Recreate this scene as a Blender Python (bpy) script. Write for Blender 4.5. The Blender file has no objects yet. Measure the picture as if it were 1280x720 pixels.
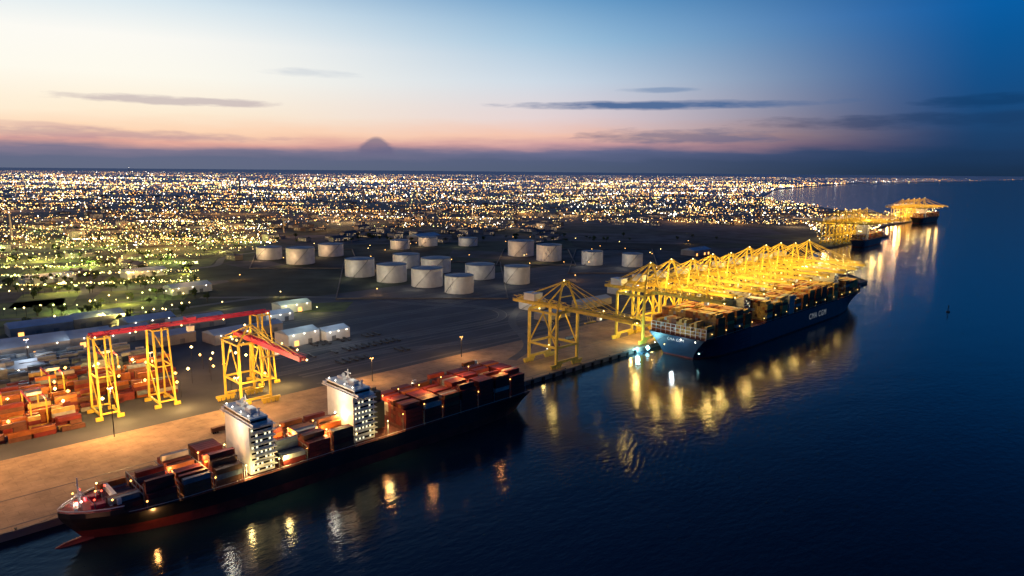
import bpy, math, random
from mathutils import Vector, Matrix, noise as mn
R=random.Random(7)
rad=math.radians
sc=bpy.context.scene
COL=sc.collection
sc.view_settings.view_transform='Standard'; sc.view_settings.look='None'; sc.view_settings.exposure=0
# ---------------------------------------------------------------- frame: X runs along the quay, Y inland, Z up (metres)
CX,CY,H=-37.0,-347.0,155.0
F=865.0; VH=213.5; PT=math.atan((360-VH)/F); ROLL=rad(.5)
SP,CP=math.sin(PT),math.cos(PT)
FW=(.703,.711); RT=(.711,-.703)
def P(u,v,z=0.0):
    x,y=u-640,v-360; x,y=x*math.cos(ROLL)+y*math.sin(ROLL),-x*math.sin(ROLL)+y*math.cos(ROLL); v=y+360
    d=F/CP*(H-z)/(v-VH); r=x/F*d; f=(d-SP*(H-z))/CP
    return (CX+FW[0]*f+RT[0]*r, CY+FW[1]*f+RT[1]*r)
def depth(v,z=0): return F/CP*(H-z)/(v-VH)
def RF(r,f): return (CX+FW[0]*f+RT[0]*r, CY+FW[1]*f+RT[1]*r)
cam=bpy.data.cameras.new('camera'); co=bpy.data.objects.new('camera',cam); COL.objects.link(co)
cam.sensor_width=36; cam.lens=36*F/1280; cam.clip_end=300000; cam.clip_start=1
co.location=(CX,CY,H)
co.rotation_euler=(Matrix.Rotation(-math.atan2(FW[0],FW[1]),3,'Z')@Matrix.Rotation(rad(90)-PT,3,'X')@Matrix.Rotation(ROLL,3,'Z')).to_euler(); sc.camera=co
# ---------------------------------------------------------------- materials
def lin(c):
    return tuple(((x/255)/12.92 if x/255<=.04045 else ((x/255+.055)/1.055)**2.4) for x in c)
def mat(name,c,rough=.7,metal=0,noise=0,nscale=.5,c2=None,bump=0):
    m=bpy.data.materials.new(name); m.use_nodes=True; nt=m.node_tree; b=nt.nodes['Principled BSDF']
    b.inputs['Base Color'].default_value=(*c,1); b.inputs['Roughness'].default_value=rough; b.inputs['Metallic'].default_value=metal
    if noise or c2:
        tc=nt.nodes.new('ShaderNodeTexCoord'); n=nt.nodes.new('ShaderNodeTexNoise'); n.inputs['Scale'].default_value=nscale; n.inputs['Detail'].default_value=6
        nt.links.new(tc.outputs['Object'],n.inputs['Vector'])
        r=nt.nodes.new('ShaderNodeValToRGB'); r.color_ramp.elements[0].position=.35; r.color_ramp.elements[1].position=.65
        d=c2 or tuple(x*(1-noise) for x in c)
        r.color_ramp.elements[0].color=(*d,1); r.color_ramp.elements[1].color=(*c,1)
        nt.links.new(n.outputs['Fac'],r.inputs['Fac']); nt.links.new(r.outputs['Color'],b.inputs['Base Color'])
    return m
def em(name,c,s):
    m=bpy.data.materials.new(name); m.use_nodes=True; b=m.node_tree.nodes['Principled BSDF']
    b.inputs['Base Color'].default_value=(.02,.02,.02,1); b.inputs['Emission Color'].default_value=(*c,1); b.inputs['Emission Strength'].default_value=s
    try: m.cycles.emission_sampling='NONE'
    except Exception: pass
    return m
M={}
M['yellow']=mat('crane_yellow_paint',(.85,.6,.07),.5,noise=.25,nscale=.3)
M['red']=mat('boom_red_paint',(.62,.02,.06),.5,noise=.2,nscale=.3)
M['magenta']=mat('girder_crimson_paint',(.5,.02,.10),.5,noise=.25,nscale=.3)
M['dark']=mat('dark_steel',(.03,.03,.035),.6)
M['grey']=mat('grey_steel',(.22,.23,.24),.6,noise=.3)
M['white']=mat('white_paint',(.8,.78,.73),.5,noise=.12,nscale=.25)
M['tank']=mat('tank_white',(.82,.79,.72),.55,noise=.22,nscale=.12)
M['tankroof']=mat('tank_roof_pale',(.42,.42,.42),.6,noise=.3,nscale=.1)
M['hullblack']=mat('black_hull_paint',(.018,.018,.022),.45,noise=.4,nscale=.1)
M['hullnavy']=mat('navy_hull_paint',(.014,.036,.08),.4,noise=.25,nscale=.1)
M['boot']=mat('red_antifouling',(.20,.025,.02),.6,noise=.5,nscale=.15)
M['deck']=mat('red_brown_deck',(.2,.06,.045),.7,noise=.4,nscale=.3)
M['foredeck']=mat('red_foredeck',(.45,.06,.04),.7,noise=.4,nscale=.5)
M['glass']=mat('dark_glass',(.01,.012,.015),.1)
M['conc']=mat('quay_concrete',(.24,.21,.18),.9,noise=.35,nscale=.06)
M['roofw']=mat('pale_roof_sheet',(.42,.52,.62),.5,noise=.25,nscale=.08)
M['roofd']=mat('dark_roof',(.15,.14,.14),.8,noise=.3,nscale=.08)
M['wall']=mat('building_wall',(.4,.37,.34),.85,noise=.3,nscale=.1)
M['wall2']=mat('building_wall_dark',(.22,.19,.16),.85,noise=.3,nscale=.1)
M['rubber']=mat('black_rubber',(.012,.012,.012),.9)
M['bark']=mat('bark',(.07,.05,.035),.9)
M['leaf']=mat('leaves',(.09,.12,.03),.8,c2=(.035,.06,.018),nscale=.4)
M['grass']=mat('grass',(.15,.18,.05),.95,c2=(.06,.09,.028),nscale=.05)
M['rail']=mat('rail_steel',(.09,.08,.075),.5)
M['line']=mat('painted_line',(.55,.5,.38),.8,noise=.5,nscale=.5)
M['road']=mat('asphalt_road',(.15,.148,.15),.9,noise=.3,nscale=.05)
M['rope']=mat('rope',(.3,.26,.2),.9)
W_SOD=(1,.45,.12); W_YEL=(1,.72,.25); W_WHT=(1,.86,.62)
M['e_sod']=em('sodium_lamp',(1,.47,.11),6); M['e_yel']=em('yellow_lamp',(1,.72,.24),7.5); M['e_wht']=em('white_lamp',(1,.9,.72),10); M['e_grn']=em('greenish_lamp',(.92,1,.32),5)
M['e_sodw']=em('dim_sodium_lamp',(1,.40,.09),3); M['e_yelw']=em('dim_yellow_lamp',(1,.66,.2),3.2)
M['e_far']=em('hazy_far_orange_lamp',(1,.46,.2),1.5); M['e_farw']=em('hazy_far_white_lamp',(1,.8,.6),2)  # weaker, far variants: haze over distance put into lamp colour and strength
M['e_win']=em('lit_window',(1,.7,.35),1.2); M['e_winw']=em('lit_cabin_window',(1,.93,.6),1.5)
M['e_red']=em('red_lamp',(1,.06,.03),6)
M['e_teal']=em('cool_white_lamp',(.45,.95,1),10)
# ---------------------------------------------------------------- mesh builder
class MB:
    def __init__(s): s.v=[];s.f=[];s.m=[];s.mi=0
    def face(s,*idx): s.f.append(idx); s.m.append(s.mi)
    def pts(s,ps):
        n=len(s.v); s.v.extend(ps); return n
    def box(s,cx,cy,cz,sx,sy,sz,rot=0):
        c,n=math.cos(rot),math.sin(rot); a,b,d=sx/2,sy/2,sz/2
        q=[]
        for z in (-d,d):
            for x,y in ((-a,-b),(a,-b),(a,b),(-a,b)): q.append((cx+x*c-y*n,cy+x*n+y*c,cz+z))
        k=s.pts(q)
        for t in ((0,3,2,1),(4,5,6,7),(0,1,5,4),(1,2,6,5),(2,3,7,6),(3,0,4,7)): s.face(*[k+i for i in t])
        return s
    def bb(s,x0,x1,y0,y1,z0,z1): return s.box((x0+x1)/2,(y0+y1)/2,(z0+z1)/2,x1-x0,y1-y0,z1-z0)
    def beam(s,p,q,w,h=None):
        h=h or w; p=Vector(p);q=Vector(q); d=(q-p).normalized()
        up=Vector((0,0,1)) if abs(d.z)<.95 else Vector((1,0,0))
        a=d.cross(up).normalized(); b=a.cross(d).normalized(); a*=w/2; b*=h/2
        k=s.pts([tuple(o+x*a+y*b) for o in (p,q) for x,y in ((-1,-1),(1,-1),(1,1),(-1,1))])
        for t in ((0,3,2,1),(4,5,6,7),(0,1,5,4),(1,2,6,5),(2,3,7,6),(3,0,4,7)): s.face(*[k+i for i in t])
        return s
    def cyl(s,cx,cy,z0,z1,r,n=12,r2=None,cap=True):
        r2=r if r2 is None else r2
        k=s.pts([(cx+rr*math.cos(2*math.pi*i/n),cy+rr*math.sin(2*math.pi*i/n),z) for z,rr in ((z0,r),(z1,r2)) for i in range(n)])
        for i in range(n):
            j=(i+1)%n; s.face(k+i,k+j,k+n+j,k+n+i)
        if cap: s.face(*[k+n+i for i in range(n)]); s.face(*[k+n-1-i for i in range(n)])
        return s
    def octa(s,x,y,z,r):
        k=s.pts([(x+r,y,z),(x,y+r,z),(x-r,y,z),(x,y-r,z),(x,y,z+r),(x,y,z-r)])
        for a,b in ((0,1),(1,2),(2,3),(3,0)): s.face(k+a,k+b,k+4); s.face(k+b,k+a,k+5)
        return s
    def mesh(s,name,mats):
        me=bpy.data.meshes.new(name); me.from_pydata(s.v,[],s.f)
        for m in (mats if isinstance(mats,(list,tuple)) else [mats]): me.materials.append(m)
        me.polygons.foreach_set('material_index',s.m); me.update(); return me
    def build(s,name,mats,parent=None,loc=(0,0,0),rz=0):
        o=bpy.data.objects.new(name,s.mesh(name,mats)); COL.objects.link(o); o.location=loc; o.rotation_euler=(0,0,rz); o.parent=parent
        return o
def tag(o,label=None,cat=None,group=None,kind=None):
    if label: o['label']=label
    if cat: o['category']=cat
    if group: o['group']=group
    if kind: o['kind']=kind
    return o
def empty(name,loc,rz=0):
    o=bpy.data.objects.new(name,None); COL.objects.link(o); o.location=loc; o.rotation_euler=(0,0,rz); o.empty_display_size=.1; return o
def copy_tree(o,parent=None,nolight=0):
    c=o.copy(); COL.objects.link(c); c.parent=parent
    n=0
    for ch in list(o.children):
        if ch.type=='LIGHT':
            n+=1
            if n>nolight: continue
        copy_tree(ch,c)
    return c
def light(loc,pw,c,r=1.0,parent=None):
    l=bpy.data.lights.new('lamp_light','POINT'); l.energy=pw; l.color=c; l.shadow_soft_size=r
    o=bpy.data.objects.new('lamp_light',l); COL.objects.link(o); o.location=loc; o.parent=parent; return o
OR=['zeroth','first','second','third','fourth','fifth','sixth','seventh','eighth','ninth','tenth','eleventh','twelfth','thirteenth','fourteenth','fifteenth','sixteenth','seventeenth','eighteenth','nineteenth','twentieth']
# ---------------------------------------------------------------- world sky
w=bpy.data.worlds.new('World'); sc.world=w; w.use_nodes=True; nt=w.node_tree; N=nt.nodes; L=nt.links
class E:
    def __init__(s,k): s.k=k
    def op(s,o,b=None,c=None,clamp=False):
        n=N.new('ShaderNodeMath'); n.operation=o; n.use_clamp=clamp
        for i,x in enumerate((s,b,c)):
            if x is None: continue
            if isinstance(x,E): L.new(x.k,n.inputs[i])
            else: n.inputs[i].default_value=x
        return E(n.outputs[0])
    def __add__(s,b): return s.op('ADD',b)
    def __sub__(s,b): return s.op('SUBTRACT',b)
    def __mul__(s,b): return s.op('MULTIPLY',b)
    def __truediv__(s,b): return s.op('DIVIDE',b)
    def clamp(s): return s.op('ADD',0.0,clamp=True)
def const(v):
    n=N.new('ShaderNodeValue'); n.outputs[0].default_value=v; return E(n.outputs[0])
def sstep(x,a,b):
    n=N.new('ShaderNodeMapRange'); n.interpolation_type='SMOOTHSTEP'; L.new(x.k,n.inputs['Value']); n.inputs['From Min'].default_value=a; n.inputs['From Max'].default_value=b; return E(n.outputs[0])
def mixc(f,a,b):
    n=N.new('ShaderNodeMix'); n.data_type='RGBA'
    L.new(f.k,n.inputs[0])
    for i,x in ((6,a),(7,b)):
        if isinstance(x,tuple): n.inputs[i].default_value=(*lin(x),1)
        else: L.new(x,n.inputs[i])
    return n.outputs[2]
tc=N.new('ShaderNodeTexCoord'); sx=N.new('ShaderNodeSeparateXYZ'); L.new(tc.outputs['Generated'],sx.inputs[0])
X,Y,Z=[E(sx.outputs[i]) for i in range(3)]
fw=X*FW[0]+Y*FW[1]; rt=X*RT[0]+Y*RT[1]
az=rt.op('ARCTAN2',fw)*57.2958
el=Z.op('ARCSINE')*57.2958
def noise(sa,se,det=6,off=0,rough=.55):
    c=N.new('ShaderNodeCombineXYZ'); L.new((az*sa).k,c.inputs[0]); L.new((el*se).k,c.inputs[1]); c.inputs[2].default_value=off
    n=N.new('ShaderNodeTexNoise'); n.inputs['Scale'].default_value=1; n.inputs['Detail'].default_value=det; n.inputs['Roughness'].default_value=rough; L.new(c.outputs[0],n.inputs['Vector']); return E(n.outputs['Fac'])
n1=noise(.12,.9); n2=noise(.35,2.2,7,5.3)
low=(const(1)-sstep(el,2.5,6.5))
el2=(el+(n1-.5)*1.3*low)
def ramp(st):
    r=N.new('ShaderNodeValToRGB'); L.new(((el2/30.0)).k,r.inputs['Fac']); e=r.color_ramp.elements
    while len(e)<len(st): e.new(.5)
    for i,(a,c) in enumerate(st): e[i].position=a/30; e[i].color=(*lin(c),1)
    return r.outputs['Color']
rl=ramp([(0,(100,108,132)),(.7,(102,108,134)),(1.3,(132,122,144)),(1.85,(228,170,156)),(2.5,(255,212,178)),(4.0,(255,238,212)),(6.5,(255,251,238)),(9,(253,251,244)),(11.5,(220,234,241)),(15,(130,176,212)),(30,(42,84,142))])
rc=ramp([(0,(80,92,118)),(.8,(82,94,124)),(1.5,(102,108,142)),(2.1,(206,158,162)),(2.8,(242,192,174)),(4.2,(226,208,212)),(7,(198,213,229)),(10,(150,190,220)),(13.5,(90,150,198)),(18,(48,102,162)),(30,(22,58,116))])
rr=ramp([(0,(26,48,76)),(1.5,(28,57,94)),(3.5,(28,70,116)),(6,(20,78,134)),(9,(12,86,150)),(11,(9,92,162)),(18,(8,62,122)),(30,(7,34,76))])
fl=sstep(az,-31,12); fr=sstep(az,0,34)
bk=(const(1)-sstep(az,-130,-70))
c=mixc(fl,rl,rc); c=mixc(fr,c,rr); c=mixc(bk,c,rr)
dz=(az+11.0); ex=(dz*dz*-.9).op('EXPONENT')
mt=(const(1.75)+ex*.95+(n2-.5)*.6)-el
c=mixc((mt*2.8).clamp()*sstep(ex,.03,.35)*sstep(el,.8,1.6)*.75,c,(106,104,134))
for (u,v,wa,we,col,k,st) in [(240,129,8.5,.38,(178,162,172),.6,1.0),(110,168,15,.45,(160,134,154),.5,.9),(820,134,14.5,.40,(72,104,150),.95,.55),(840,172,8,.7,(84,98,134),.6,.9),(400,96,4,.4,(186,196,210),.4,.8),(812,116,3.5,.25,(85,125,170),.5,.6),(1210,128,5,.5,(16,58,102),.6,.8),(1150,152,13,.6,(24,56,96),.5,.8),(20,156,7,.3,(190,152,160),.4,.8)]:
    a0=math.degrees(math.atan((u-640)/F/CP)); vh=VH+(u-640)*.0087; e0=math.degrees(math.atan((vh-v)/F*CP/math.sqrt(1+((u-640)/F)**2)))
    dx=(az-a0)/wa; dy=(el-e0)/we
    d=dx*dx+dy*dy+(n2-.5)*3.0*st+(n1-.5)*1.0
    c=mixc(((const(1)-d)*1.1).clamp()*k,c,col)
bg=N['Background']; L.new(c,bg.inputs['Color']); bg.inputs['Strength'].default_value=1.0
sun=bpy.data.lights.new('afterglow_fill','SUN'); sun.energy=.16; sun.angle=rad(25); sun.color=(1,.78,.62)  # sun has already set; added low warm light stands for the afterglow
so=bpy.data.objects.new('afterglow_fill',sun); COL.objects.link(so)
dl=Vector((FW[0]*.55-RT[0]*.8,FW[1]*.55-RT[1]*.8,.16)); so.rotation_euler=dl.to_track_quat('Z','Y').to_euler()
# ---------------------------------------------------------------- land, water
coast=[(-90000,0),(1040,0),(1110,60),(1250,190),(1420,226),(1900,236),(2050,330),(2350,366),(2900,376),(3100,800),(4200,1700),(6600,2700),(12000,3900),(22000,3900),(90000,9000)]
def coast_t(s):
    for a,b in zip(coast,coast[1:]):
        if a[0]<=s<=b[0]: return a[1]+(b[1]-a[1])*(s-a[0])/(b[0]-a[0])
    return 0
lm=bpy.data.materials.new('land_surface'); lm.use_nodes=True; n_=lm.node_tree; b_=n_.nodes['Principled BSDF']; b_.inputs['Roughness'].default_value=.95; b_.inputs['Specular IOR Level'].default_value=.15
def nn(t,**k):
    x=n_.nodes.new(t)
    for a,v in k.items(): x.inputs[a].default_value=v
    return x
tcx=nn('ShaderNodeTexCoord'); vo=nn('ShaderNodeTexVoronoi',Scale=.0045); n_.links.new(tcx.outputs['Object'],vo.inputs['Vector'])
bw=n_.nodes.new('ShaderNodeSeparateColor'); n_.links.new(vo.outputs['Color'],bw.inputs[0])
cr=n_.nodes.new('ShaderNodeValToRGB'); e=cr.color_ramp.elements; e[0].color=(.05,.055,.05,1); e[1].color=(.13,.12,.115,1); x_=e.new(.35); x_.color=(.07,.085,.055,1); x_=e.new(.65); x_.color=(.085,.088,.092,1)
n_.links.new(bw.outputs[0],cr.inputs['Fac'])
ns=nn('ShaderNodeTexNoise',Scale=.02,Detail=10.0); n_.links.new(tcx.outputs['Object'],ns.inputs['Vector'])
mr=nn('ShaderNodeMapRange'); mr.inputs['From Min'].default_value=.35; mr.inputs['From Max'].default_value=.65; mr.inputs['To Min'].default_value=.55; mr.inputs['To Max'].default_value=1.3; n_.links.new(ns.outputs['Fac'],mr.inputs['Value'])
mm=n_.nodes.new('ShaderNodeVectorMath'); mm.operation='SCALE'; n_.links.new(cr.outputs['Color'],mm.inputs[0]); n_.links.new(mr.outputs[0],mm.inputs['Scale'])
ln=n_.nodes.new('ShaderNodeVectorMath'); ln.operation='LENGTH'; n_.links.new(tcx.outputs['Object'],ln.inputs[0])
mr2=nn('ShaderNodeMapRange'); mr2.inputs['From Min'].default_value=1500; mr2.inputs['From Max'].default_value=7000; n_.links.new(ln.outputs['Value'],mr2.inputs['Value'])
mx=n_.nodes.new('ShaderNodeMix'); mx.data_type='RGBA'; n_.links.new(mr2.outputs[0],mx.inputs[0]); n_.links.new(mm.outputs[0],mx.inputs[6]); mx.inputs[7].default_value=(.72,.66,.66,1)  # pales the land with distance: haze painted into the base colour
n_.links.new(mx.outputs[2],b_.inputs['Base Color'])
mb=MB()
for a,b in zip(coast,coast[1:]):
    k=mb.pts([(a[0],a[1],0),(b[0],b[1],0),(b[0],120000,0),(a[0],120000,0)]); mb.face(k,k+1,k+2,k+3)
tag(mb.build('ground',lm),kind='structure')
mb=MB()
for a,b in zip(coast,coast[1:]):
    k=mb.pts([(a[0],a[1],-8),(b[0],b[1],-8),(b[0],b[1],-.01),(a[0],a[1],-.01)]); mb.face(k,k+1,k+2,k+3)
tag(mb.build('quay_wall',M['conc']),kind='structure')
wm=bpy.data.materials.new('harbour_water'); wm.use_nodes=True; n_=wm.node_tree; b_=n_.nodes['Principled BSDF']
b_.inputs['Base Color'].default_value=(.007,.019,.033,1); b_.inputs['Roughness'].default_value=.10; b_.inputs['IOR'].default_value=1.33
tcx=nn('ShaderNodeTexCoord'); mp=n_.nodes.new('ShaderNodeMapping'); mp.inputs['Rotation'].default_value=(0,0,rad(45)); mp.inputs['Scale'].default_value=(.5,1,1); n_.links.new(tcx.outputs['Object'],mp.inputs['Vector'])
na=nn('ShaderNodeTexNoise',Scale=.3,Detail=5.0,Roughness=.6); nb=nn('ShaderNodeTexNoise',Scale=.04,Detail=3.0)
for q in (na,nb): n_.links.new(mp.outputs[0],q.inputs['Vector'])
ad=n_.nodes.new('ShaderNodeMath'); ad.operation='MULTIPLY_ADD'; n_.links.new(nb.outputs['Fac'],ad.inputs[0]); ad.inputs[1].default_value=1.6; n_.links.new(na.outputs['Fac'],ad.inputs[2])
rx,ry=P(825,575,-3.5)
dv=n_.nodes.new('ShaderNodeVectorMath'); dv.operation='DISTANCE'; n_.links.new(tcx.outputs['Object'],dv.inputs[0]); dv.inputs[1].default_value=(rx,ry,0)
mrr=nn('ShaderNodeMapRange'); mrr.inputs['From Min'].default_value=5; mrr.inputs['From Max'].default_value=55; mrr.inputs['To Min'].default_value=1; mrr.inputs['To Max'].default_value=0; n_.links.new(dv.outputs['Value'],mrr.inputs['Value'])
wv=n_.nodes.new('ShaderNodeTexWave'); wv.inputs['Scale'].default_value=.10; wv.inputs['Distortion'].default_value=5; wv.inputs['Detail'].default_value=3; n_.links.new(mp.outputs[0],wv.inputs['Vector'])
wq=n_.nodes.new('ShaderNodeMath'); wq.operation='MULTIPLY'; n_.links.new(wv.outputs['Fac'],wq.inputs[0]); n_.links.new(mrr.outputs[0],wq.inputs[1])
ws=n_.nodes.new('ShaderNodeMath'); ws.operation='MULTIPLY_ADD'; n_.links.new(wq.outputs[0],ws.inputs[0]); ws.inputs[1].default_value=.38; n_.links.new(ad.outputs[0],ws.inputs[2])
bp=n_.nodes.new('ShaderNodeBump'); bp.inputs['Strength'].default_value=.3; bp.inputs['Distance'].default_value=.65; n_.links.new(ws.outputs[0],bp.inputs['Height']); n_.links.new(bp.outputs['Normal'],b_.inputs['Normal'])
mb=MB(); k=mb.pts([(-90000,-90000,-3.5),(120000,-90000,-3.5),(120000,20000,-3.5),(-90000,20000,-3.5)]); mb.face(k,k+1,k+2,k+3)
tag(mb.build('water',wm),kind='structure')
def sheet(name,x0,x1,y0,y1,z,m):
    b=MB(); k=b.pts([(x0,y0,z),(x1,y0,z),(x1,y1,z),(x0,y1,z)]); b.face(k,k+1,k+2,k+3); return tag(b.build(name,m),kind='structure')
pm=mat('apron_paving',(.42,.29,.185),.9,c2=(.30,.21,.14),nscale=.025)
n_=pm.node_tree; b_=n_.nodes['Principled BSDF']
tcx=nn('ShaderNodeTexCoord')
na=nn('ShaderNodeTexNoise',Scale=.11,Detail=8.0,Roughness=.65); n_.links.new(tcx.outputs['Object'],na.inputs['Vector'])
br=nn('ShaderNodeTexBrick',Scale=.05); br.inputs['Color1'].default_value=(1,1,1,1); br.inputs['Color2'].default_value=(.94,.94,.94,1); br.inputs['Mortar'].default_value=(.78,.78,.78,1); br.inputs['Mortar Size'].default_value=.008; n_.links.new(tcx.outputs['Object'],br.inputs['Vector'])
mr=nn('ShaderNodeMapRange'); mr.inputs['From Min'].default_value=.35; mr.inputs['From Max'].default_value=.65; mr.inputs['To Min'].default_value=.72; mr.inputs['To Max'].default_value=1.15; n_.links.new(na.outputs['Fac'],mr.inputs['Value'])
src=b_.inputs['Base Color'].links[0].from_socket
m1=n_.nodes.new('ShaderNodeVectorMath'); m1.operation='SCALE'; n_.links.new(src,m1.inputs[0]); n_.links.new(mr.outputs[0],m1.inputs['Scale'])
m2=n_.nodes.new('ShaderNodeVectorMath'); m2.operation='MULTIPLY'; n_.links.new(m1.outputs[0],m2.inputs[0]); n_.links.new(br.outputs['Color'],m2.inputs[1]); n_.links.new(m2.outputs[0],b_.inputs['Base Color'])
ym=mat('yard_asphalt',(.085,.09,.102),.9,c2=(.055,.06,.07),nscale=.03)
sheet('apron_pavement',-260,1040,0.9,92,.02,pm)
sheet('yard_pavement',-260,1000,92,420,.02,ym)
mb=MB()
mb.bb(-260,1040,-.3,.9,-1,.25); tag(mb.build('quay_kerb',M['conc']),kind='structure')
mb=MB()
for t in (5.5,36): mb.bb(-250,1030,t-.25,t+.25,.021,.1)
tag(mb.build('crane_rails',M['rail']),kind='structure')
mb=MB()
for t in (50,64):
    for i in range(60): mb.bb(-240+i*20,-234+i*20,t-.1,t+.1,.022,.03)
tag(mb.build('lane_markings',M['line']),kind='structure')
mb=MB()
for t in (100,122,128,150,158,184,190,218,224,256,262,300,308,340,380):
    k=mb.pts([(205,t-1.6,.026),(985,t-1.6,.026),(985,t+1.6,.026),(205,t+1.6,.026)]); mb.face(k,k+1,k+2,k+3)
tag(mb.build('yard_lanes',M['road']),kind='structure')
def ribbon(mb,pts,wd,z):
    k=[]
    for i,p in enumerate(pts):
        a=pts[max(0,i-1)]; b=pts[min(len(pts)-1,i+1)]; dx,dy=b[0]-a[0],b[1]-a[1]; l=math.hypot(dx,dy) or 1; nx,ny=-dy/l*wd/2,dx/l*wd/2
        k.append(mb.pts([(p[0]+nx,p[1]+ny,z),(p[0]-nx,p[1]-ny,z)]))
    for a,b in zip(k,k[1:]): mb.face(a,a+1,b+1,b)
def spline(ctrl,n=14):
    out=[]; c=[ctrl[0]]+list(ctrl)+[ctrl[-1]]
    for i in range(1,len(c)-2):
        for j in range(n):
            t=j/n; q=[]
            for d in (0,1):
                p0,p1,p2,p3=c[i-1][d],c[i][d],c[i+1][d],c[i+2][d]
                q.append(.5*((2*p1)+(-p0+p2)*t+(2*p0-5*p1+4*p2-p3)*t*t+(-p0+3*p1-3*p2+p3)*t**3))
            out.append(tuple(q))
    out.append(ctrl[-1]); return out
roads=[]
for j,(ps,wd) in enumerate([([(380,452),(470,428),(560,412),(625,398),(610,385),(520,380),(420,372),(250,372)],10),([(300,430),(420,404),(540,385),(600,372),(680,360),(760,362)],9),([(340,470),(480,440),(600,425),(760,392)],8),([(0,400),(200,388),(330,372),(420,372)],10),([(0,345),(250,335),(300,318),(480,300),(800,292)],12),([(660,372),(640,400),(660,430),(640,450)],8),([(0,312),(300,300),(600,285),(1000,278)],14),([(430,420),(500,402),(570,392),(600,384),(560,378),(480,374)],6),([(420,436),(520,416),(600,403),(640,392)],5)]):
    roads.append(spline([P(*q) for q in ps])); b=MB(); ribbon(b,roads[-1],wd,.034+.006*j); tag(b.build('road',M['road']),kind='structure')
mb=MB()
for r_ in roads[:3]:
    for off in (4.3,-4.3):
        q=[]
        for i,p in enumerate(r_):
            a=r_[max(0,i-1)]; b=r_[min(len(r_)-1,i+1)]; dx,dy=b[0]-a[0],b[1]-a[1]; l=math.hypot(dx,dy) or 1
            q.append((p[0]-dy/l*off,p[1]+dx/l*off))
        ribbon(mb,q,.35,.1)
tag(mb.build('road_markings',M['line']),kind='structure')
FIELDS=[(-20,410,90,30),(95,403,100,22),(10,386,80,18),(110,378,120,14),(-10,366,110,16),(120,358,110,14),(20,346,90,12),(140,338,120,12),(-10,330,120,10),(150,320,120,10),(20,312,130,8),(190,306,120,7),(340,392,90,12)]
mb=MB()
for (u,v,du,dv_) in FIELDS:
    q=[P(u,v),P(u+du,v-dv_*.25),P(u+du+12,v-dv_*.25-dv_),P(u+18,v-dv_)]; k=mb.pts([(a[0],a[1],.031) for a in q]); mb.face(k,k+1,k+2,k+3)
tag(mb.build('grass_fields',M['grass']),kind='structure')
# ---------------------------------------------------------------- containers
CC=[('dark red',(.24,.03,.022)),('brown',(.19,.075,.04)),('orange',(.42,.13,.03)),('navy blue',(.02,.045,.12)),('blue grey',(.2,.24,.28)),('pale grey',(.45,.45,.42)),('dark green',(.03,.1,.06)),('maroon',(.15,.022,.024)),('tan',(.6,.40,.12))]
CM=[mat('container_'+n.replace(' ','_'),c,.6,noise=.35,nscale=.35) for n,c in CC]
WT1=[0]*8+[7]*6+[1]*4+[3]*1+[4]*1+[2]*2+[5]
WTY=[0]*5+[7]*3+[1]*4+[2]*5+[8]*2+[4,5]
WT2=[8]*8+[2]*5+[1]*4+[0]*2+[5]*3+[7]
CL,CW,CH=12.0,2.36,2.55
def cont_mesh(i):
    b=MB(); b.bb(-CL/2+.1,CL/2-.1,-CW/2+.07,CW/2-.07,.1,CH-.06)
    for x in (-1,1):
        for y in (-1,1): b.bb(min(x*CL/2,x*(CL/2-.25)),max(x*CL/2,x*(CL/2-.25)),min(y*CW/2,y*(CW/2-.18)),max(y*CW/2,y*(CW/2-.18)),0,CH)
    for y in (-1,1):
        b.bb(-CL/2+.25,CL/2-.25,y*(CW/2-.06)-.05,y*(CW/2-.06)+.05,CH-.16,CH-.01)
        for q in range(9): b.bb(-5.2+q*1.3-.12,-5.2+q*1.3+.12,y*(CW/2-.05)-.03,y*(CW/2-.05)+.03,.15,CH-.2)
    for q in (-.7,-.25,.25,.7): b.bb(-CL/2+.02,-CL/2+.1,q-.04,q+.04,.15,CH-.15)
    return b.mesh('shipping_container',CM[i])
CMESH=[cont_mesh(i) for i in range(len(CC))]
rest=MB()
def indiv(x,y,z,ci,label,group,rz=0):
    o=bpy.data.objects.new('shipping_container',CMESH[ci]); COL.objects.link(o); o.location=(x,y,z); o.rotation_euler=(0,0,rz)
    return tag(o,label,'container',group)
def restbox(x,y,z,ci,rz=0,l=CL):
    rest.mi=ci; rest.box(x,y,z+CH/2,l,CW,CH-.06,rz)
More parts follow.
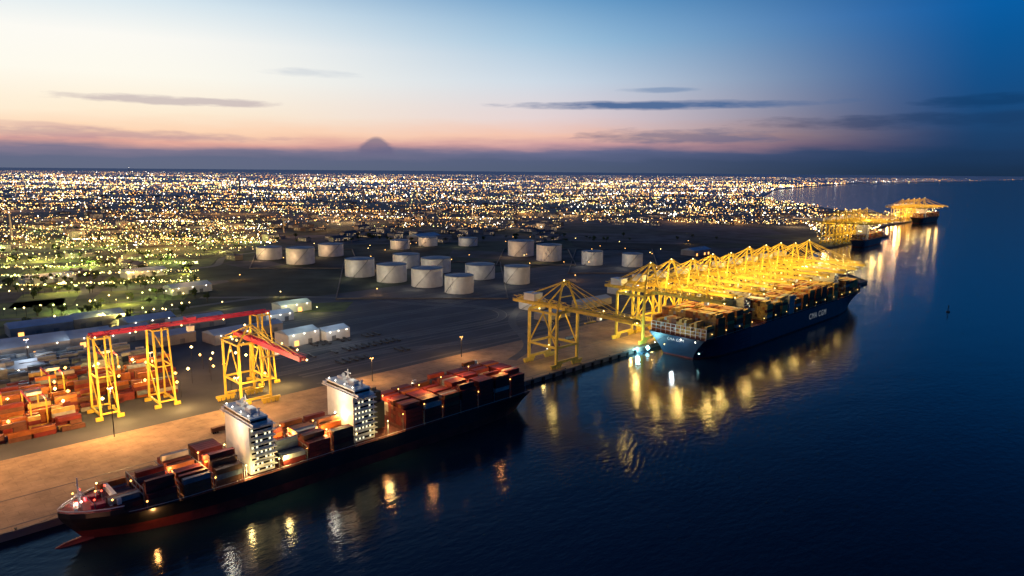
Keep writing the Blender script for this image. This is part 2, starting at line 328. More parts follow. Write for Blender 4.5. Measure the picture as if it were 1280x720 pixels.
# ---------------------------------------------------------------- ships
def pl(tab,u):
    for a,b in zip(tab,tab[1:]):
        if u<=b[0]:
            t=(u-a[0])/(b[0]-a[0]); return a[1]+(b[1]-a[1])*t
    return tab[-1][1]
DK=[(0,.03),(.012,.28),(.03,.5),(.06,.74),(.1,.9),(.15,.98),(.2,1),(.94,1),(1,.94)]
WL=[(0,.015),(.03,.12),(.08,.38),(.14,.65),(.2,.86),(.27,.98),(.33,1),(.8,1),(.92,.86),(1,.5)]
US=[0,.006,.012,.02,.03,.045,.06,.08,.085,.1,.125,.15,.18,.22,.27,.33,.5,.7,.8,.87,.92,.96,1]
def ship(loc,rz,Ln,B,D,hm,label,cat,boot=3.5,simple=False):
    root=empty('container_ship',loc,rz); tag(root,label,cat)
    def top(u): return D+(3.0 if u<=.08 else 0)
    def pt(u,z,sd):
        k=max(0,min(1,z/D)); q=pl(WL,u)+(pl(DK,u)-pl(WL,u))*k**1.4
        x=-Ln/2+Ln*u+ (9*(1-k) if u<.1 else 0)*(1-u/.1 if u<.1 else 0) - (5*(1-k) if u>.95 else 0)*((u-.95)/.05 if u>.95 else 0)
        return (x,sd*q*B/2,z)
    def shell(name,m,zf):
        b=MB(); g=[]
        for u in US:
            zs=zf(u); g.append([b.pts([pt(u,z,-1) for z in zs]),b.pts([pt(u,z,1) for z in zs]),len(zs)])
        for a,c in zip(g,g[1:]):
            for i in range(a[2]-1):
                b.face(a[0]+i,c[0]+i,c[0]+i+1,a[0]+i+1); b.face(a[1]+i+1,c[1]+i+1,c[1]+i,a[1]+i)
        for q in (g[0],g[-1]):
            for i in range(q[2]-1): b.face(q[0]+i,q[1]+i,q[1]+i+1,q[0]+i+1)
        return b.build(name,m,root)
    shell('lower_hull',M['boot'],lambda u:[-4,0,boot*.5,boot])
    shell('hull',hm,lambda u:[boot+(top(u)-boot)*i/5 for i in range(6)])
    for nm,mt_,lo,hi in (('foredeck',M['foredeck'],0,.08),('deck',M['deck'],.08,1)):
        b=MB(); g=[]
        for u in US:
            if not lo<=u<=hi: continue
            z=(D+2.6 if nm=='foredeck' else D-.9); a=pt(u,z,-1); c=pt(u,z,1); g.append(b.pts([(a[0],a[1]*.985,z),(c[0],c[1]*.985,z)]))
        for a,c in zip(g,g[1:]): b.face(a,c,c+1,a+1)
        b.build(nm,mt_,root)
    b=MB(); rings=[]
    for i in range(7):
        t=i/6; x=-Ln/2+12-15*t; r=2.6*math.sqrt(max(0.02,1-t*t))
        rings.append(b.pts([(x,r*.75*math.cos(a*math.pi/5),-.6+r*math.sin(a*math.pi/5)) for a in range(10)]))
    for a,c in zip(rings,rings[1:]):
        for i in range(10): j=(i+1)%10; b.face(a+i,a+j,c+j,c+i)
    b.face(*[rings[-1]+i for i in range(10)]); b.build('bulbous_bow',M['boot'],root)
    for sd in (-1,1):
        b=MB(); last=None
        for u in US:
            if u<.085: continue
            p=pt(u,D,sd); p=(p[0],p[1]*.99,D+1.1)
            if last: b.beam(last,p,.14)
            last=p
        b.build('railing',M['white'],root)
        b=MB(); last=None
        for u in US:
            if u>.08: continue
            p=pt(u,D+3,sd); p=(p[0],p[1]*.98,D+4)
            if last: b.beam(last,p,.3)
            last=p
        b.build('bow_railing',M['white'],root)
    b=MB(); x0=-Ln/2+Ln*.03; b.cyl(x0,0,D+2.6,D+16,.5,8,.25); b.beam((x0,-2.6,D+12),(x0,2.6,D+12),.35); b.beam((x0+5,0,D+2.6),(x0,0,D+11),.3); b.bb(x0-1.2,x0+1.2,-1.5,1.5,D+8,D+8.4); b.build('foremast',M['white'],root)
    for sd in (-1,1):
        b=MB(); b.cyl(-Ln/2+Ln*.045,sd*B*.14,D+2.6,D+4.4,1.1,10); b.box(-Ln/2+Ln*.055,sd*B*.14,D+3.4,3.6,3.2,1.6); b.build('windlass',M['red'],root)
        for q in (.022,.066): b=MB(); b.cyl(-Ln/2+Ln*q,sd*B*(.1 if q<.03 else .26),D+2.6,D+3.9,.6,8); b.build('mooring_bitts',M['white'],root)
    b=MB(); b.bb(-Ln/2+Ln*.074,-Ln/2+Ln*.08,-B*.3,B*.3,D+2.7,D+6); b.build('breakwater',M['white'],root)
    return root
def deckhouse(root,x,B,D,top,wd,dp,lit=True,name='deckhouse'):
    b=MB(); b.bb(x-dp/2,x+dp/2,-wd/2,wd/2,D,top-3.4)
    b.bb(x-dp/2-.5,x+dp/2-2,-B/2,B/2,top-3.4,top-2.9)
    b.bb(x-dp/2+.4,x+dp/2-3,-wd/2-1,wd/2+1,top-2.9,top)
    b.bb(x-dp/2,x+dp/2-2.6,-wd/2-1.4,wd/2+1.4,top,top+.3)
    for sd in (-1,1): b.bb(x-dp/2+.2,x-dp/2+3.6,min(sd*B/2,sd*(B/2-3)),max(sd*B/2,sd*(B/2-3)),top-2.9,top-1.7)
    nd=int((top-4-D)/2.9)
    for i in range(1,nd+1):
        for sd in (-1,1): b.bb(x-dp/2+2,x+dp/2+1.2,min(sd*wd/2,sd*(wd/2+1.5)),max(sd*wd/2,sd*(wd/2+1.5)),D+i*2.9-.12,D+i*2.9+.1)
        b.bb(x+dp/2,x+dp/2+1.2,-wd/2,wd/2,D+i*2.9-.12,D+i*2.9+.1)
    h=b.build(name,M['white'],root)
    b=MB(); b.bb(x-dp/2+.33,x-dp/2+.4,-wd/2-.8,wd/2+.8,top-2,top-.7); b.build('bridge_window',M['glass'],h)
    for sd in (-1,1): b=MB(); b.bb(x-dp/2+.8,x+dp/2-3.4,min(sd*(wd/2+1),sd*(wd/2+1.06)),max(sd*(wd/2+1),sd*(wd/2+1.06)),top-2,top-.7); b.build('bridge_window',M['glass'],h)
    for i in range(nd):
        z=D+i*2.9+1.1
        for sd in (-1,1):
            b=MB(); b.bb(x-dp/2+.8,x+dp/2-.6,min(sd*(wd/2+.004),sd*(wd/2+.03)),max(sd*(wd/2+.004),sd*(wd/2+.03)),z,z+1.0); b.build('window_band',M['glass'],h)
            for j in range(int(dp/2.2)):
                if R.random()<(.62 if lit else .3) and (sd<0)==(root.rotation_euler.z<1):
                    xx=x-dp/2+1.4+j*2.2; b2=MB(); b2.bb(xx-.5,xx+.5,min(sd*(wd/2+.035),sd*(wd/2+.08)),max(sd*(wd/2+.035),sd*(wd/2+.08)),z,z+1.1); b2.build('lit_window',M['e_winw'],h)
    b=MB(); b.cyl(x-1,0,top+.3,top+8,.5,8,.25); b.beam((x-1,-3,top+6),(x-1,3,top+6),.3); b.beam((x-1,-2,top+3.5),(x-1,2,top+3.5),.5); b.build('radar_mast',M['white'],h)
    for (a,c_,r_,hh) in ((1,wd*.3,1.1,2.6),(-2,-wd*.3,1.0,2.2),(.5,-wd*.42,.8,3.2),(1,wd*.12,.9,1.8)):
        b=MB(); b.cyl(x+a,c_,top+.3,top+hh,r_*.6,8); b.cyl(x+a,c_,top+hh,top+hh+r_,r_,10,r_*.5); b.build('radome',M['white'],h)
    b=MB(); b.bb(x-2,x+1.5,-wd*.25,-wd*.05,top+.32,top+2.4); b.build('roof_locker',M['white'],h)
    b=MB(); b.bb(x-1,x+2,wd*.2,wd*.42,top+.32,top+1.8); b.build('roof_locker',M['white'],h)
    for y in (-wd*.45,-wd*.15,wd*.2,wd*.45):
        b=MB(); b.octa(x-dp/2+.8,y,top+1.3,.4); b.build('roof_lamp',M['e_wht'],h)
    light((x-dp/2-8,-wd*.15,D+(top-D)*.8),4200,(1,.92,.74),1,root)  # added fills off the front wall and over the roof, brighten the house
    light((x+1,0,top+7),1500,(1,.9,.7),1,root)
    return h
def funnel(root,x,D,top,m):
    b=MB(); b.bb(x-4,x+4,-5,5,D,top-6); b.bb(x-3,x+3,-3.2,3.2,top-6,top)
    f=b.build('funnel',m,root)
    for q in (-1.4,0,1.4): b=MB(); b.cyl(x+q,0,top,top+1.8,.5,8); b.build('exhaust_pipe',M['dark'],f)
# --- near ship
S0,S1,B1,D1=18,286,37,12.5
ctr=((S0+S1)/2,-21.5,-3.5)
near=ship(ctr,0,S1-S0,B1,D1,M['hullblack'],'long black hulled container ship with two white deckhouses moored at the near quay','ship',boot=5)
deckhouse(near,101-ctr[0],B1,D1,40.5,28,12)
deckhouse(near,159-ctr[0],B1,D1,42,27,13)
funnel(near,174-ctr[0],D1,34,M['dark'])
bays=[(41,1),(54.5,3),(69,3),(83.5,4),(116,3),(130,4),(144,4),(190,5),(204,5),(218,5),(232,6),(246,6),(260,6),(274,6)]
nind=0
for bi,(s,tr) in enumerate(bays):
    u=(s-S0)/(S1-S0); wd=pl(DK,max(0,u-.02))*B1-1.5; nr=int(wd/2.47)
    base=MB(); base.bb(s-ctr[0]-6.6,s-ctr[0]+6.6,-nr*1.24,nr*1.24,D1-.9,D1+1.0); base.build('hatch_cover',M['deck'],near)
    lash=MB(); lx=s-ctr[0]+6.85
    for q in range(0,nr+1,2): lash.beam((lx,-nr*1.235+q*2.47,D1),(lx,-nr*1.235+q*2.47,D1+8),.3)
    lash.beam((lx,-nr*1.235,D1+8),(lx,nr*1.235,D1+8),.35,.3); lash.beam((lx,-nr*1.235,D1+5),(lx,nr*1.235,D1+5),.5,.2); lash.build('lashing_bridge',M['grey'],near)
    blk=R.choice(WT1)
    for r in range(nr):
        n=max(1,tr+(R.choice([0,0,0,-1,-1,-2,1]) if bi<7 else R.choice([0,0,0,0,-1,-1])) if r>0 else tr-R.choice([0,1]))
        if bi==4 and 4<r<9: n=2
        if R.random()<.4: blk=R.choice(WT1)
        for k in range(n):
            ci=blk if R.random()<.45 else R.choice(WT1)
            y=-(nr-1)*1.235+r*2.47; z=D1+1.05+k*2.6; dn=n-1-k
            X_,Y_,Z_=s,ctr[1]+y,ctr[2]+z
            if (dn==0 or r==0) and nind<262:
                nind+=1
                indiv(X_,Y_,Z_,ci,f"{CC[ci][0]} container, near ship, {OR[r+1]} row from water, {'top of stack' if dn==0 else OR[dn+1]+' down'}, {OR[bi+1]} bay from bow",'containers on the near ship')
            else: restbox(X_,Y_,Z_,ci)
for i,(s,y,z,e_) in enumerate([(48,-16,3,'e_sod'),(48,6,5,'e_sod'),(62,10,5,'e_yel'),(62,-4,10,'e_sod'),(77,-17,5,'e_sod'),(77,3,11,'e_sod'),(92,-16,6,'e_yel'),(92,9,9,'e_yel'),(108,-17,5,'e_yel'),(110,6,8,'e_wht'),(123,-17,6,'e_sod'),(123,3,11,'e_sod'),(123,12,10,'e_yel'),(137,2,12,'e_sod'),(137,-12,11,'e_yel'),(152,-17,6,'e_yel'),(152,5,12,'e_wht'),(172,-17,8,'e_yel'),(183,-16,9,'e_sod'),(183,4,15,'e_sod'),(197,-17.5,12,'e_sod'),(197,8,15,'e_sod'),(211,-17,7,'e_sod'),(211,6,15,'e_sod'),(225,2,18,'e_sod'),(239,-17.5,10,'e_sod'),(253,8,18,'e_sod'),(267,-17,12,'e_sod'),(24,0,9,'e_sod'),(30,-8,7,'e_red'),(28,7,7,'e_red'),(34,-3,8,'e_red'),(35,9,7,'e_yel'),(36,-11,6,'e_sod'),(33,3,6,'e_sod'),(37,4,7,'e_red'),(26,-4,6,'e_wht')]):
    b=MB(); b.cyl(s-ctr[0],y,D1,D1+z,.14,6); b.mi=1; b.octa(s-ctr[0],y,D1+z+.5,.5); b.build('deck_lamp',[M['grey'],M[e_]],near)
for s,y,z,p,c_ in [(31,-3,8,20000,(1,.28,.12)),(26,5,13,7000,(1,.85,.65)),(36,6,10,9000,(1,.4,.15)),(50,-17,8,3000,W_SOD),(62,0,18,9000,W_SOD),(77,-4,21,7000,W_SOD),(92,-18,14,5000,W_YEL),(111,-19,16,4500,W_YEL),(123,0,20,10000,W_SOD),(137,-10,20,10000,W_SOD),(150,-4,24,4000,W_YEL),(172,-19,16,4000,W_YEL),(183,0,26,8500,W_SOD),(211,-4,30,8000,W_SOD),(239,-2,32,8000,W_SOD),(267,-8,32,7000,W_SOD)]:
    light((s-ctr[0],y,z+2),p*1.25,c_,.8,near)
light((-(S1-S0)/2-2,-24,7),2600,(1,.4,.2),1,near)  # added red-orange fill off the bow above the water, no fixture
# --- big ship alongside the crane row
S2,S3,B2,D2=474,876,59,19.0
c2=((S2+S3)/2,-32,-3.5)
big=ship(c2,math.pi,S3-S2,B2,D2,M['hullnavy'],'huge navy blue container ship under the row of lit yellow cranes','ship',boot=1.2)
deckhouse(big,-(775-c2[0]),B2,D2,50,40,13,False); deckhouse(big,-(580-c2[0]),B2,D2,45,22,12,False); funnel(big,-(566-c2[0]),D2,45,M['hullnavy'])
s=484; first=True
while s<862:
    if abs(s-775)<13 or abs(s-573)<19: s+=3; continue
    u=(S3-s)/(S3-S2); wd=pl(DK,max(0,u-.02))*B2-1.5; nr=int(wd/2.47); tr=7 if u>.15 else int(3.5+u*23)
    tr=min(tr,7)-R.choice([0,0,1])
    if first: tr=5
    base=MB(); base.bb(-(s-c2[0])-6.4,-(s-c2[0])+6.4,-nr*1.24,nr*1.24,D2-.9,D2+1); base.build('hatch_cover',M['deck'],big)
    lx=-(s-c2[0])-6.9; lash=MB()
    for q in range(0,nr+1,3): lash.beam((lx,-nr*1.235+q*2.47,D2),(lx,-nr*1.235+q*2.47,D2+13),.4)
    for z in (5,9,13): lash.beam((lx,-nr*1.235,D2+z),(lx,nr*1.235,D2+z),.5,.3)
    lash.build('lashing_bridge',M['grey'],big)
    if first:
        l2=MB(); l3=-(s-c2[0])+6.9
        for q in range(0,nr+1,2): l2.beam((l3,-nr*1.235+q*2.47,D2),(l3,-nr*1.235+q*2.47,D2+9),.4)
        for z in (3,6,9): l2.beam((l3,-nr*1.235,D2+z),(l3,nr*1.235,D2+z),.5,.3)
        l2.build('stern_frame',M['white'],big)
    wt=WT2
    blk=R.choice(wt)
    for r in range(nr):
        n=max(1,tr+R.choice([0,0,0,0,0,-1])-(R.choice([0,1,2]) if first else 0))
        if R.random()<.25: blk=R.choice(wt)
        for k in range(n):
            ci=blk if R.random()<.65 else R.choice(wt)
            restbox(s,c2[1]-(nr-1)*1.235+r*2.47,c2[2]+D2+1.05+k*2.6,ci)
    s+=16.2; first=False
def text(txt,size,loc,rot,parent,m,name='hull_lettering'):
    cu=bpy.data.curves.new(name,'FONT'); cu.body=txt; cu.size=size; cu.extrude=.03; cu.align_x='CENTER'; cu.space_character=1.2
    o=bpy.data.objects.new(name,cu); COL.objects.link(o); bpy.context.view_layer.update()
    me=bpy.data.meshes.new_from_object(o.evaluated_get(bpy.context.evaluated_depsgraph_get())); bpy.data.objects.remove(o)
    me.materials.clear(); me.materials.append(m); q=bpy.data.objects.new(name,me); COL.objects.link(q); q.location=loc; q.rotation_euler=rot; q.parent=parent; return q
LT=em('glowing_pale_lettering',(.8,.9,1),.16)  # letters glow by themselves in place of light falling on pale paint
text('CMA CGM',8.5,(-(705-c2[0]),B2/2+.12,7.5),(rad(90),0,rad(180)),big,LT)
text('CMA CGM',3.2,((S3-S2)/2+.1,0,14.5),(rad(90),0,rad(90)),big,M['white'])
for x in range(-170,200,24):
    b=MB(); b.cyl(x,B2/2-1.2,D2,D2+4,.16,6); b.mi=1; b.octa(x,B2/2-1.2,D2+4.5,.6); b.build('deck_lamp',[M['grey'],M['e_yelw' if x%48 else 'e_yel']],big)
xs_=(S3-S2)/2
for y,z,e_,r_ in ((-20,10,'e_wht',.6),(-27,3.5,'e_teal',2.3),(6,17,'e_wht',.6),(20,17,'e_wht',.6),(-10,10,'e_yel',.6),(24,8,'e_teal',.7)):
    b=MB(); b.bb(xs_-5,xs_+1.2,y-.2,y+.2,z+.2,z+.5); b.mi=1; b.octa(xs_+1.4,y,z,r_); b.build('stern_lamp',[M['grey'],M[e_]],big)
light((xs_+10,4,14),6500,(.8,.95,1),1,big)
light((xs_+12,-30,5),36000,(.35,.9,1),1.6,big)
# --- far ships
def small_ship(x,y,rz,Ln,B,D,hm,label,tiers):
    r=ship((x,y,-3.5),rz,Ln,B,D,hm,label,'ship',boot=1.5); deckhouse(r,Ln*.28,B,D,D+30,B*.75,12,False)
    cs,sn=math.cos(rz),math.sin(rz)
    q=-Ln/2+Ln*.14
    while q<Ln*.42:
        if abs(q-Ln*.28)>14:
            for k in range(tiers):
                for rr_ in range(int((B-3)/2.47)):
                    yy=-(B-3)/2+rr_*2.47+1.2
                    restbox(x+q*cs-yy*sn,y+q*sn+yy*cs,-3.5+D+1+k*2.6,R.choice(WT2),rz)
        q+=14
    for i in range(12):
        b=MB(); xx=-Ln/2+Ln*(.06+.08*i); h_=R.uniform(12,24); b.cyl(xx,0,D,D+h_,.3,6); b.mi=1; b.octa(xx,0,D+h_+1,1.7); b.build('deck_lamp',[M['grey'],M['e_yel' if i%3 else 'e_wht']],r)
    light((Ln*.28-20,B/2+4,D+26),20000,(1,.6,.18),4,r); light((-Ln*.2,B/2+4,D+26),20000,(1,.6,.18),4,r); light((0,-B*.2,D+40),50000,(1,.6,.18),3,r)
    return r
small_ship(1650,203,math.pi*1.02,185,30,15,M['hullnavy'],'dark container ship moored beyond the bow of the huge navy ship',4)
small_ship(2610,340,math.pi,230,36,18,M['hullblack'],'most distant lit ship, out at the harbour mouth by the open water',5)
# ---------------------------------------------------------------- ship to shore cranes
def sts(root,zb,za,out,back,g=30,hx=12.5,bm='yellow',house=True,lw=1.9,bx=3.4):
    Y_=M['yellow']; Bm=M[bm]
    for x in (-hx,hx):
        for y in (0,g):
            b=MB(); b.beam((x,y,4),(x,y,zb),lw,lw); b.build('leg',Y_,root)
            b=MB(); b.box(x,y,3,13,1.4,1.6)
            for q in (-4.5,-1.6,1.6,4.5): b.box(x+q,y,1.5,2.2,1.1,1.5)
            for q in (-5,-3.9,-2.1,-1,1,2.1,3.9,5): b.box(x+q,y,.55,.8,.6,.9)
            b.build('bogie',M['yellow'],root)
    k=lw/1.9
    b=MB()
    for y in (0,g): b.beam((-hx,y,5),(hx,y,5),1.6*k,2.0*k); b.beam((-hx,y,zb),(hx,y,zb),1.5*k,2.2*k)
    b.beam((-hx,g,17),(hx,g,17),1.2*k,1.8*k); b.beam((-hx,0,17),(hx,0,17),1.2*k,1.8*k)
    for x in (-hx,hx):
        b.beam((x,0,17),(x,g,17),1.3*k,1.8*k); b.beam((x,0,zb-1),(x,g,zb-1),1.3*k,1.8*k)
        b.beam((x,0,17),(x,g*.5,zb-2),.9*k); b.beam((x,g,17),(x,g*.5,zb-2),.9*k)
    b.build('portal_frame',Y_,root)
    for nm,y0,y1 in (('boom',-out,-1.5),('girder',-1,g+back)):
        b=MB()
        for x in (-bx,bx):
            b.beam((x,y0,zb+2.2),(x,y1,zb+2.2),1.3 if bm=='yellow' else 1.1,2.2 if bm=='yellow' else 2.8)
            if bm=='yellow':
                b.beam((x*.8,y0+5,zb+6.0),(x*.8,y1,zb+6.0),.4)
                y=y0+2; up=True
                while y<y1-5: b.beam((x if up else x*.8,y,zb+3.2 if up else zb+6.0),(x*.8 if up else x,y+5,zb+6.0 if up else zb+3.2),.28); y+=5; up=not up
        y=y0+1
        while y<y1: b.beam((-bx,y,zb+2.8),(bx,y,zb+2.8),.6,.6); y+=6
        for x in (-bx-1.2,bx+1.2): b.beam((x,y0,zb+4.2),(x,y1,zb+4.2),.14)
        b.build(nm,Bm,root)
    b=MB()
    for x in (-1,1):
        b.beam((x*hx,0,zb),(x*bx*.9,3,za),1.3*k); b.beam((x*bx*.9,3,za),(x*hx*.8,g,zb+1.5),.9*k)
    b.beam((-bx,3,za),(bx,3,za),1.4*k); b.beam((-8,1.8,zb+(za-zb)*.5),(8,1.8,zb+(za-zb)*.5),.8*k)
    b.build('apex_frame',Y_,root)
    b=MB()
    for x in (-bx*.9,bx*.9):
        b.beam((x,3,za),(x,-out*.88,zb+3.3),.45*k); b.beam((x,3,za),(x,-out*.48,zb+3.3),.45*k); b.beam((x,3,za),(x,g+back-3,zb+3.3),.5*k)
    b.build('stay',Y_,root)
    if house:
        b=MB(); b.bb(-5,5,g+2,g+14,zb+4.4,zb+10); b.bb(-5.3,5.3,g+1.7,g+14.3,zb+10,zb+10.4); b.build('machinery_house',M['white'],root)
    ty=-out*R.uniform(.3,.75)
    b=MB(); b.bb(-bx-.6,bx+.6,ty-4,ty+4,zb+.1,zb+1); b.build('trolley',M['grey'],root)
    b=MB(); b.bb(1.5,4.3,ty-8,ty-5,zb-3,zb); c_=b.build('operator_cab',M['white'],root); b=MB(); b.bb(1.7,4.1,ty-8.05,ty-8.01,zb-2.4,zb-.6); b.build('window',M['e_winw'],c_)
    b=MB(); b.box(0,ty,zb-5,12,2.3,.7)
    for x in (-1.2,1.2):
        for y in (-1,1): b.beam((x,ty+y,zb-4.8),(x,ty+y*2,zb),.15)
    b.build('spreader',M['yellow'],root)
    b=MB(); z=5; k=0
    while z<zb-4: b.beam((hx+1.8,g-3+(6 if k%2 else 0),z),(hx+1.8,g+3-(6 if k%2 else 0),z+4),.7,.25); z+=4; k+=1
    b.build('stair',M['grey'],root)
    for y,z in ((-out+2,zb+.6),(-out*.8,zb+4.6),(-out*.66,zb+.4),(-out*.33,zb+.4),(-out*.5,zb+4.8),(4,zb-.6),(g-4,zb-.6),(g+back-4,zb+.6),(0,za+1.5),(g/2,15.6)):
        b=MB(); b.octa(3.6 if y<0 or y>g else -5,y,z,.75); b.build('floodlight',M['e_yel'],root)
YL=(1,.68,.18)
def crane(s,t,zb,za,out,back,label,group,pw=1.0,big_=True,**k):
    r=empty('ship_to_shore_crane',(s,t,0)); tag(r,label,'crane',group); sts(r,zb,za,out,back,**k)
    pos=[((19,-out*.28,zb+6),10500),((0,14,zb-9),12000),((19,-out*.72,zb+6),9000),((-16,10,9),4500)]
    if big_: pos.append(((19,4,zb+14),9000))
    for p,e_ in pos: light(p,e_*pw,YL,1.0,r)
    return r
crane(374,5.5,45,69,66,28,'yellow crane standing alone left of the crane row, boom out over empty water','yellow quay cranes',.45,False)
xs=[492,526,564,602,640,680,720,758,798,838]
for i,x in enumerate(xs):
    o_='nearest' if i==0 else ('farthest' if i==9 else OR[i+1]+' nearest')
    crane(x,5.5,45,71+R.uniform(-1,3),68+R.uniform(-6,6),22,f'lit yellow quay crane over the navy ship, {o_} of the row of ten','yellow quay cranes',1.75,True)
bpy.context.view_layer.update()
src=[o for o in COL.objects if o.get('category')=='crane'][1]
for i,(x,y,n_l) in enumerate([(1560,240,'first'),(1605,240,'second'),(1650,240,'third'),(1695,241,'fourth'),(1745,242,'fifth')]):
    c_=copy_tree(src,None,2); c_.location=(x,y,0); c_['label']=f'small distant yellow crane beyond the navy ship, {n_l} from the left of five'; c_['group']='distant quay cranes'
for i,(x,y,n_l) in enumerate([(2480,378,'first'),(2540,378,'second'),(2600,378,'third'),(2660,378,'fourth'),(2720,378,'fifth')]):
    c_=copy_tree(src,None,2); c_.location=(x,y,0); c_['label']=f'tiny far crane beside the most distant ship, {n_l} from left of five'; c_['group']='distant quay cranes'
# red boom crane and the wide span gantry at left
r=empty('ship_to_shore_crane',(152,84,0)); tag(r,'yellow legged crane with a bright red boom pointing over the apron','crane'); sts(r,43,54,66,2,g=25,hx=10,bm='red',house=False,lw=1.25,bx=1.5)
for p,e_ in (((0,13,28),13000),((-16,-8,8),12000),((16,30,8),10000)): light(p,e_,(1,.62,.18),1,r)
for p,e_ in (((-9,-20,51),5000),((-9,-52,51),5000),((-16,-40,36),4500)): light(p,e_,(1,.85,.72),1,r)  # added whiter fills beside the boom so its red shows, no fixtures
r=empty('gantry_crane',(75,122,0)); tag(r,'wide span gantry crane with long crimson girder on yellow legs at left','gantry crane')
for x in (0,34,104):
    for y in (0,20):
        yt=4+y*.6
        for dx in (-5,5): b=MB(); b.beam((x+dx,y,3),(x+dx*.9,yt,51.6),1.15 if dx<0 else .9); b.build('leg',M['yellow'],r)
    b=MB()
    for dx in (-5,5):
        b.beam((x+dx,-1,3.4),(x+dx,21,3.4),1.1); b.beam((x+dx*.95,2,27),(x+dx*.95,18,27),.7)
        b.beam((x+dx,0,4),(x+dx*.95,18,27),.55)
    for y in (0,20): b.beam((x-5,y,4),(x+5,y,4),.9)
    b.beam((x-5,2,27),(x+5,2,27),.7); b.beam((x-4.7,4,50.8),(x+4.7,4,50.8),.8); b.beam((x-4.7,16,50.8),(x+4.7,16,50.8),.8)
    b.beam((x-4.7,4,50.8),(x-4.7,16,50.8),.8); b.beam((x+4.7,4,50.8),(x+4.7,16,50.8),.8)
    b.beam((x+5,2,27),(x-4.6,4,50.6),.55)
    b.build('leg_bracing',M['yellow'],r)
    for y in (0,20):
        for a in (-6,6): b=MB(); b.box(x+a,y,1.2,4,1.2,2.2); b.build('bogie',M['yellow'],r)
    light((x+4,-12,10),20000,(1,.58,.17),1,r); light((x-9,10,32),11000,(1,.62,.19),1,r)
for y in (7,13): b=MB(); b.beam((-5,y,52.6),(110,y,52.6),.9,1.9); b.build('girder',M['magenta'],r)
for i in range(15): b=MB(); b.beam((-4+i*8,7.4,53),(-4+i*8,12.6,53),.5); b.build('cross_tie',M['magenta'],r)
b=MB(); b.bb(52,58,6.5,13.5,53.7,56); b.build('trolley_house',M['magenta'],r)
b=MB(); b.bb(53,57,8.2,11.8,46,49.5); b.beam((55,10,49),(55,10,53.6),.6); b.build('operator_cab',M['white'],r)
for x in (-3,20,48,76,108):
    b=MB(); b.octa(x,5.8,51.6,.6); b.build('floodlight',M['e_yel'],r)
# ---------------------------------------------------------------- yard stacks
def rtg(x,y,label):
    r=empty('yard_gantry',(x,y,0)); tag(r,label,'yard crane','rubber tyred yard gantries')
    for a in (-4,4):
        for q in (-12,12): b=MB(); b.beam((a,q,2),(a,q,18),.7); b.build('leg',M['yellow'],r); b=MB(); b.box(a,q,.8,2.4,.9,1.6); b.build('wheel',M['rubber'],r)
    for a in (-4,4): b=MB(); b.beam((a,-12.8,18.6),(a,12.8,18.6),.8,1); b.build('portal_beam',M['red'],r)
    for q in (-12,12): b=MB(); b.beam((-4,q,2.4),(4,q,2.4),.8,1); b.build('sill_beam',M['yellow'],r)
    b=MB(); b.bb(-4,4,-3,3,19.2,21); b.build('trolley',M['grey'],r)
    light((0,-6,17),13000,(1,.52,.14),.8,r)
yi=0
def block(x0,y0,nx,ny,tmax,wt,ind,where,rz=0,pitch=13,yp=2.8,gap=.15,jit=.05):
    global yi
    for i in range(nx):
        for j in range(ny):
            if R.random()<gap: continue
            n=R.randint(1,tmax)
            xo=R.uniform(-1.5,1.5); rr_=R.gauss(0,jit)
            short=R.random()<.35
            for k in range(n):
                ci=R.choice(wt); x=x0+i*pitch+xo; y=y0+j*yp; z=.05+k*2.6
                if ind and k==n-1 and yi<38 and j<3:
                    yi+=1; indiv(x,y,z,ci,f'{CC[ci][0]} container on top of the yard stacks {where}','containers in the yard stacks')
                else: restbox(x+(R.choice([-3,3]) if short else 0),y,z,ci,rr_ if n==1 else 0,6 if short else CL)
block(14,118,4,10,4,WTY,True,'left of the yellow gantry',gap=.3,jit=.2)
block(18,149,5,9,5,WTY,True,'left of the yellow gantry',gap=.25,jit=.2)
block(22,178,8,8,5,WTY,False,'',gap=.25,jit=.2)
block(18,205,10,8,5,WTY+[5,4,4],False,'',gap=.2)
block(-30,233,13,8,5,[5,4,5,4,3,4,4],False,'',gap=.1)
block(-60,260,15,7,5,[5,4,5,4,4],False,'',gap=.1)
block(-60,286,15,6,4,[5,4,5,4,4],False,'',gap=.2)
block(92,146,3,10,4,WTY,False,'',gap=.35,jit=.2)
block(-50,146,5,9,4,WTY,False,'',gap=.25,jit=.2)
block(-70,182,6,8,4,[4,5,4,4,3],False,'')
for i,(x,y,w_) in enumerate([(40,137,'front left yard gantry over the red container stacks'),(60,189,'middle yard gantry standing over red container stacks'),(100,215,'rear yard gantry behind the long crimson girder'),(22,165,'leftmost yard gantry beside the red container stacks')]): rtg(x,y+6,w_)
o=rest.build('container_stacks',CM); tag(o,'all remaining containers stacked on the big ships and in the yard','containers',None,'stuff')
